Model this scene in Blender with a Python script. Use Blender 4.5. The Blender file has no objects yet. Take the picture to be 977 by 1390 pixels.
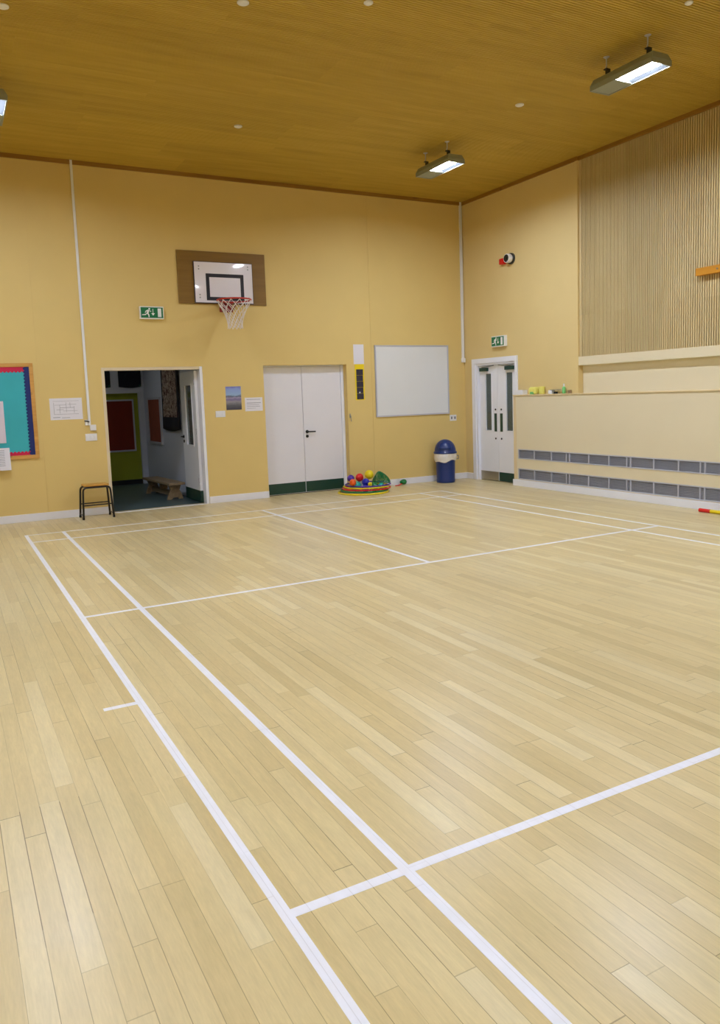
import bpy, bmesh, math, random
from mathutils import Vector, Matrix
random.seed(7)
C = bpy.context.scene.collection
W, XR, H = 1.222, 7.50, 4.842        # back wall y, right wall x, ceiling height
XL, YN = -2.2, -14.0                 # left wall, near wall
ORG = {}

# ------------------------------------------------------------------ materials
def new_mat(name):
    m = bpy.data.materials.new(name); m.use_nodes = True
    nt = m.node_tree; b = nt.nodes['Principled BSDF']
    return m, nt, b

def srgb(r, g, b):
    f = lambda c: (c/255/12.92) if c/255 <= .04045 else ((c/255+.055)/1.055)**2.4
    return (f(r), f(g), f(b), 1)

def M(name, col, rough=.5, metal=0, spec=.5, var=0.0, vscale=3.0, bump=0.0, bscale=120, stretch=(1, 1, 1), trans=0, coat=0, emit=0):
    m, nt, b = new_mat(name); c = srgb(*col)
    b.inputs['Base Color'].default_value = c
    b.inputs['Roughness'].default_value = rough
    b.inputs['Metallic'].default_value = metal
    b.inputs['Specular IOR Level'].default_value = spec
    b.inputs['Transmission Weight'].default_value = trans
    b.inputs['Coat Weight'].default_value = coat
    if emit:
        b.inputs['Emission Color'].default_value = c; b.inputs['Emission Strength'].default_value = emit
    N = nt.nodes; L = nt.links
    tc = N.new('ShaderNodeTexCoord'); mp = N.new('ShaderNodeMapping'); mp.inputs['Scale'].default_value = stretch
    L.new(tc.outputs['Object'], mp.inputs['Vector'])
    n = N.new('ShaderNodeTexNoise'); n.inputs['Scale'].default_value = vscale; n.inputs['Detail'].default_value = 5
    L.new(mp.outputs['Vector'], n.inputs['Vector'])
    v = max(var, .02)
    r = N.new('ShaderNodeMapRange'); r.inputs['From Min'].default_value = .25; r.inputs['From Max'].default_value = .75
    r.inputs['To Min'].default_value = 1-v; r.inputs['To Max'].default_value = 1+v
    L.new(n.outputs['Fac'], r.inputs['Value'])
    mx = N.new('ShaderNodeVectorMath'); mx.operation = 'SCALE'; mx.inputs[0].default_value = c[:3]
    L.new(r.outputs['Result'], mx.inputs['Scale']); L.new(mx.outputs['Vector'], b.inputs['Base Color'])
    if bump:
        n2 = N.new('ShaderNodeTexNoise'); n2.inputs['Scale'].default_value = bscale
        L.new(tc.outputs['Object'], n2.inputs['Vector'])
        bp = N.new('ShaderNodeBump'); bp.inputs['Strength'].default_value = bump; bp.inputs['Distance'].default_value = .002
        L.new(n2.outputs['Fac'], bp.inputs['Height']); L.new(bp.outputs['Normal'], b.inputs['Normal'])
    return m

class NB:                                   # tiny node-building helper
    def __init__(s, nt): s.nt = nt; s.N = nt.nodes; s.L = nt.links
    def val(s, node, i, v):
        if isinstance(v, (int, float)): node.inputs[i].default_value = v
        else: s.L.new(v, node.inputs[i])
    def math(s, op, a, b=0.0, c=0.0):
        n = s.N.new('ShaderNodeMath'); n.operation = op
        s.val(n, 0, a); s.val(n, 1, b); s.val(n, 2, c); return n.outputs[0]
    def comb(s, x, y, z=0.0):
        n = s.N.new('ShaderNodeCombineXYZ'); s.val(n, 0, x); s.val(n, 1, y); s.val(n, 2, z); return n.outputs[0]
    def sep(s, v):
        n = s.N.new('ShaderNodeSeparateXYZ'); s.L.new(v, n.inputs[0]); return n.outputs
    def white(s, v):
        n = s.N.new('ShaderNodeTexWhiteNoise'); n.noise_dimensions = '3D'; s.L.new(v, n.inputs['Vector']); return n.outputs
    def noise(s, v, scale, detail=3, rough=.5):
        n = s.N.new('ShaderNodeTexNoise'); n.inputs['Scale'].default_value = scale; n.inputs['Detail'].default_value = detail
        n.inputs['Roughness'].default_value = rough; s.L.new(v, n.inputs['Vector']); return n.outputs['Fac']
    def rng(s, v, a, b, c, d):
        n = s.N.new('ShaderNodeMapRange'); s.L.new(v, n.inputs['Value'])
        for k, x in zip(('From Min', 'From Max', 'To Min', 'To Max'), (a, b, c, d)): n.inputs[k].default_value = x
        return n.outputs[0]
    def mix(s, f, a, b):
        n = s.N.new('ShaderNodeMix'); n.data_type = 'RGBA'
        s.val(n, 0, f)
        for i, v in ((6, a), (7, b)):
            if isinstance(v, tuple): n.inputs[i].default_value = v
            else: s.L.new(v, n.inputs[i])
        return n.outputs[2]
    def ramp(s, f, stops, interp='LINEAR'):
        n = s.N.new('ShaderNodeValToRGB'); cr = n.color_ramp; cr.interpolation = interp
        while len(cr.elements) < len(stops): cr.elements.new(.5)
        for e, (p, c) in zip(cr.elements, stops): e.position = p; e.color = c
        s.L.new(f, n.inputs[0]); return n.outputs[0]
    def scale(s, v, f):
        n = s.N.new('ShaderNodeVectorMath'); n.operation = 'SCALE'; s.L.new(v, n.inputs[0]); s.val(n, 'Scale', f); return n.outputs[0]

BW = .0722
def plank_nodes(nb):
    tc = nb.N.new('ShaderNodeTexCoord'); x, y, z = nb.sep(tc.outputs['Object'])
    row = nb.math('FLOOR', nb.math('DIVIDE', x, BW))
    fx = nb.math('FRACT', nb.math('DIVIDE', x, BW))
    rr = nb.white(nb.comb(row, 3.3, 1.7))[0]
    ln = nb.math('ADD', nb.math('MULTIPLY', nb.white(nb.comb(row, 8.1, 2.2))[0], .7), .75)
    yy = nb.math('ADD', nb.math('DIVIDE', y, ln), nb.math('MULTIPLY', rr, 17.0))
    col = nb.math('FLOOR', yy); fy = nb.math('FRACT', yy)
    rid = nb.white(nb.comb(row, col, .5))
    ex = nb.math('MINIMUM', fx, nb.math('SUBTRACT', 1.0, fx))
    ey = nb.math('MULTIPLY', nb.math('MINIMUM', fy, nb.math('SUBTRACT', 1.0, fy)), 12.0)
    # gap width differs board to board
    gw = nb.rng(nb.white(nb.comb(row, nb.math('FLOOR', nb.math('MULTIPLY', y, .9)), 9.0))[0], 0, 1, .006, .022)
    gx = nb.math('LESS_THAN', ex, gw)
    gy = nb.math('MULTIPLY', nb.math('LESS_THAN', ey, .018), .8)
    dark = nb.rng(nb.white(nb.comb(row, nb.math('FLOOR', nb.math('MULTIPLY', y, 1.3)), 4.0))[0], 0, 1, .15, .75)
    gap = nb.math('MULTIPLY', nb.math('MAXIMUM', gx, gy), dark)
    return tc, x, y, z, rid, gap, row

def floor_material():
    m, nt, b = new_mat('oak_strip_floor'); nb = NB(nt)
    tc, x, y, z, rid, gap, row = plank_nodes(nb)
    base = nb.ramp(rid[0], [(0, srgb(208, 187, 134)), (.12, srgb(215, 194, 141)), (.5, srgb(219, 199, 147)), (.88, srgb(223, 204, 153)), (1, srgb(229, 213, 168))])
    off = nb.math('MULTIPLY', rid[0], 40.0)
    g = nb.noise(nb.comb(nb.math('ADD', nb.math('MULTIPLY', x, 38.0), off), nb.math('MULTIPLY', y, 2.6), off), 1.0, 6, .65)
    g2 = nb.noise(nb.comb(nb.math('MULTIPLY', x, 160.0), nb.math('MULTIPLY', y, 16.0), off), 1.0, 3, .6)
    big = nb.noise(nb.comb(x, y, 0.0), .55, 2)
    dirt = nb.noise(nb.comb(x, nb.math('MULTIPLY', y, .6), 7.0), 2.6, 7, .7)
    k = nb.math('MULTIPLY', nb.rng(g, .3, .7, .93, 1.05), nb.rng(g2, .3, .7, .95, 1.04))
    k = nb.math('MULTIPLY', k, nb.rng(big, .3, .7, .96, 1.04))
    k = nb.math('MULTIPLY', k, nb.rng(dirt, .30, .66, .95, 1.03))
    c = nb.scale(base, k)
    c = nb.mix(gap, c, srgb(78, 54, 26))
    nb.L.new(c, b.inputs['Base Color'])
    nb.L.new(nb.rng(dirt, .3, .7, .28, .36), b.inputs['Roughness'])
    b.inputs['Specular IOR Level'].default_value = .34
    bp = nb.N.new('ShaderNodeBump'); bp.inputs['Strength'].default_value = .25; bp.inputs['Distance'].default_value = .0015
    nb.L.new(nb.math('SUBTRACT', nb.math('MULTIPLY', g2, .15), gap), bp.inputs['Height']); nb.L.new(bp.outputs['Normal'], b.inputs['Normal'])
    return m

def line_material():
    m, nt, b = new_mat('white_line_paint'); nb = NB(nt)
    tc, x, y, z, rid, gap, row = plank_nodes(nb)
    w = nb.noise(nb.comb(nb.math('MULTIPLY', x, 30.0), nb.math('MULTIPLY', y, 9.0), 0.0), 1.0, 4, .6)
    c = nb.mix(nb.rng(w, .35, .75, 0, .25), srgb(242, 243, 250), srgb(220, 215, 208))
    c = nb.mix(nb.math('MULTIPLY', gap, .42), c, srgb(150, 140, 130))
    nb.L.new(c, b.inputs['Base Color']); b.inputs['Roughness'].default_value = .45
    return m

def acoustic_ceiling_material():
    m, nt, b = new_mat('ceiling_grooved_timber'); nb = NB(nt)
    tc = nb.N.new('ShaderNodeTexCoord'); x, y, z = nb.sep(tc.outputs['Object'])
    r = nb.math('FLOOR', nb.math('DIVIDE', y, .608)); rr = nb.white(nb.comb(r, 2.0, 5.0))[0]
    cc = nb.math('FLOOR', nb.math('ADD', nb.math('DIVIDE', x, 2.44), rr)); pid = nb.white(nb.comb(r, cc, 1.0))[0]
    g = nb.noise(nb.comb(nb.math('MULTIPLY', x, .9), nb.math('MULTIPLY', y, 9.0), nb.math('MULTIPLY', pid, 30.0)), 1.0, 6, .6)
    c = nb.ramp(g, [(.25, srgb(180, 148, 50)), (.5, srgb(193, 160, 60)), (.75, srgb(203, 171, 74))])
    nb.L.new(nb.scale(c, nb.rng(pid, 0, 1, .94, 1.05)), b.inputs['Base Color'])
    b.inputs['Roughness'].default_value = .55
    return m

def slat_wall_material():
    m, nt, b = new_mat('slatted_wall_timber'); nb = NB(nt)
    tc = nb.N.new('ShaderNodeTexCoord'); x, y, z = nb.sep(tc.outputs['Object'])
    pid = nb.white(nb.comb(nb.math('FLOOR', nb.math('DIVIDE', y, .608)), nb.math('FLOOR', nb.math('DIVIDE', z, 2.6)), 1.0))[0]
    g = nb.noise(nb.comb(nb.math('MULTIPLY', y, 3.0), nb.math('MULTIPLY', z, 1.2), nb.math('MULTIPLY', pid, 30.0)), 1.0, 6, .6)
    c = nb.ramp(g, [(.25, srgb(204, 180, 130)), (.5, srgb(208, 186, 136)), (.75, srgb(213, 193, 145))])
    nb.L.new(nb.scale(c, nb.rng(pid, 0, 1, .93, 1.05)), b.inputs['Base Color'])
    b.inputs['Roughness'].default_value = .6
    return m

def wood(name, c1, c2, c3, axis='x', scale=1.0, rough=.5, knots=False):
    m, nt, b = new_mat(name); nb = NB(nt)
    tc = nb.N.new('ShaderNodeTexCoord'); x, y, z = nb.sep(tc.outputs['Object'])
    f = {'x': (1.5, 30., 30.), 'y': (30., 1.5, 30.), 'z': (30., 30., 1.5)}[axis]
    v = nb.comb(*[nb.math('MULTIPLY', a, k*scale) for a, k in zip((x, y, z), f)])
    g = nb.noise(v, 1.0, 6, .6)
    c = nb.ramp(g, [(.28, srgb(*c1)), (.5, srgb(*c2)), (.75, srgb(*c3))])
    if knots:
        k = nb.noise(nb.comb(*[nb.math('MULTIPLY', a, q) for a, q in zip((x, y, z), (3.2, 3.2, 3.2))]), 1.0, 1)
        c = nb.mix(nb.rng(k, .70, .76, 0, .8), c, srgb(70, 35, 12))
    nb.L.new(c, b.inputs['Base Color']); b.inputs['Roughness'].default_value = rough
    return m

def landscape_poster(z0, z1):
    m, nt, b = new_mat('landscape_poster_print'); nb = NB(nt)
    tc = nb.N.new('ShaderNodeTexCoord'); x, y, z = nb.sep(tc.outputs['Object'])
    n = nb.noise(nb.comb(nb.math('MULTIPLY', x, 14.0), 0.0, nb.math('MULTIPLY', z, 40.0)), 1.0, 5, .7)
    f = nb.math('ADD', nb.rng(z, z0, z1, 0, 1), nb.math('MULTIPLY', nb.math('SUBTRACT', n, .5), .22))
    c = nb.ramp(f, [(0, srgb(60, 58, 72)), (.2, srgb(92, 92, 98)), (.36, srgb(150, 145, 150)), (.44, srgb(120, 108, 150)), (.52, srgb(160, 150, 180)), (.58, srgb(84, 92, 112)), (.64, srgb(150, 178, 214)), (.9, srgb(140, 160, 215)), (1, srgb(112, 108, 190))])
    nb.L.new(c, b.inputs['Base Color']); b.inputs['Roughness'].default_value = .5
    return m

def textile(name, kind):
    m, nt, b = new_mat(name); nb = NB(nt)
    tc = nb.N.new('ShaderNodeTexCoord'); x, y, z = nb.sep(tc.outputs['Object'])
    if kind == 'banner':
        n = nb.noise(nb.comb(nb.math('MULTIPLY', y, 22.0), 0.0, nb.math('MULTIPLY', z, 7.0)), 1.0, 4, .75)
        c = nb.ramp(n, [(.40, srgb(70, 26, 22)), (.48, srgb(84, 34, 28)), (.52, srgb(225, 208, 185)), (.59, srgb(80, 34, 28)), (.68, srgb(28, 22, 28))])
        edge = nb.math('GREATER_THAN', nb.math('ABSOLUTE', y), .45)
        low = nb.math('LESS_THAN', z, .22)
        c = nb.mix(nb.math('MAXIMUM', edge, low), c, srgb(24, 23, 34))
    else:
        n = nb.noise(nb.comb(nb.math('MULTIPLY', x, 9.0), 0.0, nb.math('MULTIPLY', z, 9.0)), 1.0, 5, .7)
        c = nb.ramp(n, [(.5, srgb(18, 20, 32)), (.64, srgb(26, 34, 46)), (.68, srgb(44, 130, 90)), (.73, srgb(24, 28, 40))])
    nb.L.new(c, b.inputs['Base Color']); b.inputs['Roughness'].default_value = .9
    return m

m_floor = floor_material(); m_line = line_material(); m_ceil = acoustic_ceiling_material(); m_slat = slat_wall_material()
m_wall = M('cream_wall_paint', (224, 197, 127), .62, spec=.3, var=.025, vscale=1.6, bump=.12, bscale=160)
m_cream = M('pale_cream_paint', (228, 216, 184), .6, spec=.3, var=.02, vscale=1.4)
m_cream2 = M('warm_cream_paint', (228, 208, 164), .6, spec=.3)
m_wall_lit = M('right_wall_paint_lit', (225, 201, 142), .62, spec=.3, var=.025, vscale=1.6, bump=.12, bscale=160)  # same paint as the other walls, lightened to carry this side's stronger light
m_framecream = M('cream_frame_paint', (222, 206, 176), .5)
m_groove = M('dark_groove_backing', (105, 74, 34), .8)
m_grooveceil = M('dark_ceiling_groove', (100, 74, 22), .8)
m_trim = wood('brown_ceiling_trim', (138, 96, 34), (152, 108, 40), (166, 124, 52), 'x', .6, .5, True)
m_trimy = wood('brown_ceiling_trim_side', (138, 96, 34), (152, 108, 40), (166, 124, 52), 'y', .6, .5, True)
m_white = M('white_gloss_paint', (238, 240, 249), .35, var=.015)
m_skirt = M('white_skirting_paint', (234, 234, 240), .4, var=.03, vscale=2)
m_door = M('white_door_laminate', (228, 226, 232), .42, var=.02, vscale=2)
m_kick = M('dark_green_kickplate', (22, 62, 50), .35)
m_kickmetal = M('brushed_steel_kickplate', (196, 190, 172), .28, metal=.9, stretch=(1, 1, 30), vscale=10, var=.05)
m_black = M('black_plastic', (20, 22, 22), .4)
m_blackmark = M('black_marking', (26, 24, 34), .45)
m_plastic = M('white_plastic', (235, 235, 238), .35)
m_greyplastic = M('grey_slot', (120, 120, 125), .5)
m_alu = M('aluminium_frame', (186, 188, 200), .4)
m_alud = M('grille_louvre', (166, 168, 178), .4, var=.06, vscale=4)
m_dark = M('dark_cavity', (52, 52, 58), .8)
m_steel = M('steel', (150, 152, 155), .3, metal=.9)
m_glass = M('wired_glass', (120, 135, 132), .12, spec=.6, trans=.55)
m_board = wood('brown_chipboard', (122, 90, 26), (132, 98, 32), (142, 108, 42), 'x', .5, .55)
m_bb = M('white_backboard', (232, 226, 232), .22, spec=.6, coat=.3)
m_bbedge = M('dark_backboard_edge', (30, 32, 60), .5)
m_rim = M('red_rim_metal', (190, 40, 22), .35)
m_bracket = M('dark_red_bracket', (140, 28, 34), .4)
m_net = M('white_net_cord', (232, 224, 220), .8)
m_green = M('exit_sign_green', (0, 112, 66), .4)
m_signwhite = M('exit_sign_white', (238, 238, 238), .4)
m_wb = M('whiteboard_surface', (226, 228, 230), .22, spec=.5, var=.02, vscale=1.5, coat=.2)
m_pine = wood('pine_frame', (196, 140, 62), (210, 156, 76), (222, 170, 92), 'x', .7, .5, True)
m_teal = M('teal_backing_paper', (60, 178, 190), .75, var=.05, vscale=3)
m_pink = M('crimson_border_paper', (205, 28, 74), .7)
m_navy = M('navy_border_paper', (22, 40, 110), .7)
m_paper = M('white_paper', (230, 228, 236), .7)
m_paper2 = M('lilac_paper', (222, 212, 226), .7)
m_ink = M('grey_print', (150, 148, 158), .8)
m_yellow = M('yellow_card', (240, 212, 10), .55)
m_charcoal = M('charcoal_card', (48, 42, 58), .55, var=.08, vscale=30)
m_seat = wood('stool_seat_wood', (196, 140, 50), (208, 154, 62), (218, 168, 80), 'x', .8, .4)
m_tube = M('dark_painted_steel', (28, 22, 20), .35)
m_bin = M('blue_bin_plastic', (6, 44, 112), .28, spec=.6, var=.04)
m_liner = M('clear_bin_liner', (238, 232, 224), .4, var=.08, vscale=20, trans=.08, bump=.5, bscale=40)
m_lamp = M('fixture_grey_metal', (150, 154, 140), .5)
m_lampdark = M('fixture_dark_metal', (52, 54, 52), .5, metal=.3)
m_reflector = M('fixture_reflector', (110, 114, 122), .5)
m_emit = M('lit_diffuser', (219, 232, 255), .5, emit=362)
m_chain = M('zinc_rod', (190, 190, 196), .4)
m_vinyl = M('dark_vinyl_floor', (72, 90, 90), .4, var=.05, vscale=5)
m_lime = M('lime_wall_paint', (150, 158, 20), .6, var=.02)
m_hallwhite = M('cool_white_wall_paint', (206, 210, 222), .6, var=.02)
m_maroon = M('dark_red_felt', (122, 34, 12), .85, var=.06, vscale=8)
m_brownfelt = M('brown_felt', (150, 74, 50), .85, var=.1, vscale=9)
m_banner = textile('patterned_banner_cloth', 'banner'); m_dtex = textile('dark_leaf_cloth', 'leaf')
m_bench = wood('worn_bench_wood', (128, 106, 78), (146, 124, 94), (164, 142, 108), 'y', .8, .5)
m_orange = wood('orange_beam_wood', (196, 130, 12), (206, 138, 16), (214, 150, 26), 'y', .4, .45)
m_red = M('red_plastic', (214, 28, 24), .3); m_yel = M('yellow_plastic', (238, 214, 20), .3)
m_blue = M('blue_plastic', (28, 36, 170), .3); m_grn = M('green_plastic', (6, 118, 62), .35)
m_org = M('orange_plastic', (240, 96, 20), .35); m_pur = M('purple_plastic', (88, 52, 160), .35)
m_tealp = M('teal_plastic', (40, 170, 150), .35)
m_yelfoam = M('pale_yellow_plastic', (236, 230, 120), .45, var=.08, vscale=20)
m_lgreen = M('light_green_plastic', (120, 200, 120), .4)

# ------------------------------------------------------------------ mesh helpers
def B(): return bmesh.new()
def box(bm, x0, x1, y0, y1, z0, z1, bev=0):
    vs = [bm.verts.new((x, y, z)) for x in (x0, x1) for y in (y0, y1) for z in (z0, z1)]
    fs = [bm.faces.new([vs[i] for i in f]) for f in ((0, 1, 3, 2), (4, 6, 7, 5), (0, 4, 5, 1), (2, 3, 7, 6), (0, 2, 6, 4), (1, 5, 7, 3))]
    if bev:
        es = list({e for f in fs for e in f.edges})
        bmesh.ops.bevel(bm, geom=es, offset=bev, segments=2, affect='EDGES', profile=.5)
    return bm
def bx(*a, **k): return box(B(), *a, **k)
def prism(bm, pts, d):                        # closed polygon of 3-D points, extruded by vector d
    a = [bm.verts.new(p) for p in pts]; b = [bm.verts.new(Vector(p)+Vector(d)) for p in pts]
    bm.faces.new(a); bm.faces.new(list(reversed(b)))
    n = len(pts)
    for i in range(n): bm.faces.new((a[i], b[i], b[(i+1) % n], a[(i+1) % n]))
    return bm
def tube(bm, pts, r, seg=8, closed=False, cap=True):
    pts = [Vector(p) for p in pts]; n = len(pts); rings = []
    up = None
    for i, p in enumerate(pts):
        if closed: t = (pts[(i+1) % n]-pts[i-1]).normalized()
        else: t = (pts[min(i+1, n-1)]-pts[max(i-1, 0)]).normalized()
        if up is None:
            up = Vector((0, 0, 1)) if abs(t.z) < .9 else Vector((1, 0, 0))
        s = t.cross(up).normalized(); up = s.cross(t).normalized()
        rings.append([bm.verts.new(p+(s*math.cos(2*math.pi*k/seg)+up*math.sin(2*math.pi*k/seg))*r) for k in range(seg)])
    for i in range(n if closed else n-1):
        a, b = rings[i], rings[(i+1) % n]
        for k in range(seg): bm.faces.new((a[k], a[(k+1) % seg], b[(k+1) % seg], b[k]))
    if not closed and cap:
        bm.faces.new(list(reversed(rings[0]))); bm.faces.new(rings[-1])
    return bm
def lathe(bm, prof, c, seg=32, axis='z', capa=True, capb=True):
    rings = []
    for r, h in prof:
        ring = []
        for k in range(seg):
            a = 2*math.pi*k/seg; u, v = r*math.cos(a), r*math.sin(a)
            p = {'z': (c[0]+u, c[1]+v, c[2]+h), 'x': (c[0]+h, c[1]+u, c[2]+v), 'y': (c[0]+u, c[1]+h, c[2]+v)}[axis]
            ring.append(bm.verts.new(p))
        rings.append(ring)
    for a, b in zip(rings, rings[1:]):
        for k in range(seg): bm.faces.new((a[k], a[(k+1) % seg], b[(k+1) % seg], b[k]))
    if capa: bm.faces.new(list(reversed(rings[0])))
    if capb: bm.faces.new(rings[-1])
    return bm
def ball(bm, c, r, seg=20):
    bmesh.ops.create_uvsphere(bm, u_segments=seg, v_segments=seg//2+2, radius=r, matrix=Matrix.Translation(c)); return bm
def fillet(pts, r, n=5):                      # round the inner corners of a polyline
    pts = [Vector(p) for p in pts]; out = [pts[0]]
    for a, b, c in zip(pts, pts[1:], pts[2:]):
        u = (a-b).normalized(); v = (c-b).normalized(); p0 = b+u*r; p1 = b+v*r
        for i in range(n+1):
            t = i/n; out.append(p0*(1-t)**2+b*2*t*(1-t)+p1*t*t)
    out.append(pts[-1]); return out

def obj(name, bm, mat, parent=None, org=None, smooth=False):
    if parent is not None: org = ORG[parent.name]
    elif org is None:
        xs = [v.co for v in bm.verts]
        org = Vector((sum(v.x for v in xs)/len(xs), sum(v.y for v in xs)/len(xs), min(v.z for v in xs)))
    org = Vector(org)
    bmesh.ops.recalc_face_normals(bm, faces=bm.faces)
    bmesh.ops.translate(bm, verts=bm.verts, vec=-org)
    me = bpy.data.meshes.new(name); bm.to_mesh(me); bm.free()
    me.materials.append(mat)
    if smooth:
        for p in me.polygons: p.use_smooth = True
    o = bpy.data.objects.new(name, me); C.objects.link(o)
    if parent is not None: o.parent = parent
    else: o.location = org
    ORG[o.name] = org
    return o
def tag(o, label=None, cat=None, group=None):
    if label: o['label'] = label
    if cat: o['category'] = cat
    if group: o['group'] = group
    return o
def thing(name, org, label, cat, group=None):
    o = bpy.data.objects.new(name, None); C.objects.link(o); o.empty_display_size = .1
    o.location = org; ORG[o.name] = Vector(org); return tag(o, label, cat, group)
def struct(name, bm, mat, label=None, cat=None, parent=None, org=(0, 0, 0)):
    o = obj(name, bm, mat, parent, org)
    if parent is None: o['kind'] = 'structure'
    return tag(o, label, cat)
def sthing(name, org, label, cat):
    o = thing(name, org, label, cat); o['kind'] = 'structure'; return o
def copy_tree(o, parent=None):
    c = o.copy(); C.objects.link(c); c.parent = parent
    for ch in list(o.children): copy_tree(ch, c)
    return c

# ------------------------------------------------------------------ the room
D1a, D1b, D1z = 1.232, 2.688, 2.066       # open doorway in the back wall
D2a, D2b, D2z = 3.655, 5.112, 2.070       # closed double doors
R1a, R1b, R1z = -.17, .90, 2.03           # doorway in the right wall (y)
NY = -1.575                                # where the niche and slatted panel begin
BXF = 7.39                                 # front of the boxed heater casing
BY = -.235

fl = struct('floor', bx(XL-.15, XR+.3, YN-.15, W+.15, -.12, 0), m_floor, 'pale oak strip floor of the hall marked with white court lines', 'floor')
w = .02
def cline(x0, x1, y0, y1): obj('court_line', bx(x0, x1, y0, y1, -.0005, .0012 if x1-x0 < y1-y0 else .0008), m_line, fl)
for x in (0, .4253, 5.685, 6.1): cline(x-w, x+w, -12.2, .02)
for y in (0, -.564, -4.214, -8.013, -11.64, -12.18):
    cline(0, 6.1, y-w, y+w)
cline(3.054-w, 3.054+w, -4.214, 0); cline(3.054-w, 3.054+w, -12.2, -8.013)
cline(-.185, 0, -6.08-w, -6.08+w); cline(6.1, 6.285, -6.08-w, -6.08+w)

bm = B()
for a, b, z0, z1 in ((XL-.15, D1a, 0, H), (D1b, D2a, 0, H), (D2b, XR+.25, 0, H), (D1a, D1b, D1z, H), (D2a, D2b, D2z, H)):
    box(bm, a, b, W, W+.15, z0, z1)
struct('wall_back', bm, m_wall, 'yellow painted back wall with two doorways', 'wall')
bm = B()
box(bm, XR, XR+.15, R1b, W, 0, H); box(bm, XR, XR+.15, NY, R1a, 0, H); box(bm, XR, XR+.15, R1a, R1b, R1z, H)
rw = struct('wall_right', bm, m_wall_lit, 'cream painted right wall with double doors and slatted upper panel', 'wall')
obj('niche_back', bx(XR+.09, XR+.25, YN, NY, 0, 1.882), m_cream, rw)
obj('niche_beam', bx(XR, XR+.25, YN, NY, 1.882, 2.008), m_cream, rw)
bm = B(); box(bm, XR+.045, XR+.25, YN, NY, 2.008, H)
obj('panel_backing', bm, m_groove, rw)
bm = B(); box(bm, XR+.02, XR+.05, NY-.05, NY, 2.008, H)
y = NY-.05-.010
while y > YN+.05:
    box(bm, XR+.025, XR+.05, y-.021, y, 2.008, H); y -= .0335
obj('acoustic_slats', bm, m_slat, rw)
struct('wall_left', bx(XL-.15, XL, YN, W, 0, H), m_wall, 'plain yellow painted left wall', 'wall')
struct('wall_near', bx(XL-.15, XR+.3, YN-.15, YN, 0, H), m_wall, 'plain yellow painted wall behind the viewer', 'wall')
bm = B(); box(bm, XL-.15, XR+.3, YN-.15, W+.15, H+.008, H+.12)
cl = struct('ceiling', bm, m_grooveceil, 'fine grooved tan timber acoustic ceiling', 'ceiling')
bm = B(); y = W
while y > YN:
    box(bm, XL, XR+.03, y-.025, y, H, H+.010); y -= .032
obj('grooved_boards', bm, m_ceil, cl)

struct('trim_1', bx(XL, XR, W-.022, W, H-.055, H), m_trim, 'knotty brown timber strip along top of back wall', 'trim')
struct('trim_2', bx(XR-.022, XR, NY, W-.022, H-.055, H), m_trimy, 'brown timber strip along top of plain part of right wall', 'trim')
struct('trim_3', bx(XR-.002, XR+.022, YN, NY, H-.055, H), m_trimy, 'brown timber strip above the slatted panel', 'trim')
struct('trim_4', bx(.405, .475, W-.006, W, .1, H-.055), m_wall, 'slim painted cover strip on wall beside blue display board', 'trim')
struct('trim_5', bx(5.585, 5.635, W-.005, W, .1, H-.055), m_wall, 'slim painted cover strip on wall left of whiteboard', 'trim')
struct('trim_6', bx(D1a+.045, D1b-.045, W-.012, W+.035, -.02, .006), m_plastic, 'pale metal threshold strip across the open doorway', 'threshold')
struct('trim_7', bx(XR-.008, XR, NY, NY+.06, .1, H-.055), m_wall_lit, 'flat painted edge strip on right wall beside slatted panel', 'trim')
def skirting(name, x0, x1, y0, y1, label): struct(name, bx(x0, x1, y0, y1, 0, .105, bev=.004), m_skirt, label, 'skirting')
skirting('baseboard_back_left', XL, D1a-.0, W-.018, W, 'white skirting on back wall left of the open doorway behind the stool')
skirting('baseboard_back_middle', D1b, D2a, W-.018, W, 'short white skirting between the two back doorways')
skirting('baseboard_back_right', D2b, XR, W-.018, W, 'white skirting on back wall behind the blue bin')
skirting('baseboard_right', XR-.018, XR, 1.0, W-.018, 'tiny white skirting in corner beside glazed doors')
skirting('baseboard_left', XL, XL+.018, YN, W-.018, 'white skirting on left wall')

# --- casing of the heater along the right wall
hc = sthing('trim_8', (BXF, -6, 0), 'long low cream boxed heater casing along right wall with two grilles', 'heater casing')
GZ = ((.115, .290), (.445, .603))
bm = B()
box(bm, BXF, XR+.09, YN, BY, 0, GZ[0][0]); box(bm, BXF, XR+.09, YN, BY, GZ[0][1], GZ[1][0]); box(bm, BXF, XR+.09, YN, BY, GZ[1][1], 1.46)
for a, b in GZ: box(bm, BXF, XR, BY-.105, BY, a, b); box(bm, BXF+.06, XR, YN, BY-.105, a, b)
obj('casing', bm, m_cream, hc)
obj('casing_top', bx(BXF-.014, XR+.09, YN, BY+.012, 1.46, 1.478, bev=.003), m_cream2, hc)
obj('skirting_board', bx(BXF-.02, BXF, YN, BY+.02, 0, .105, bev=.004), m_white, hc)
obj('corner_strip', bx(BXF-.004, BXF, BY-.06, BY+.004, .105, 1.46), m_cream2, hc)
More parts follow.
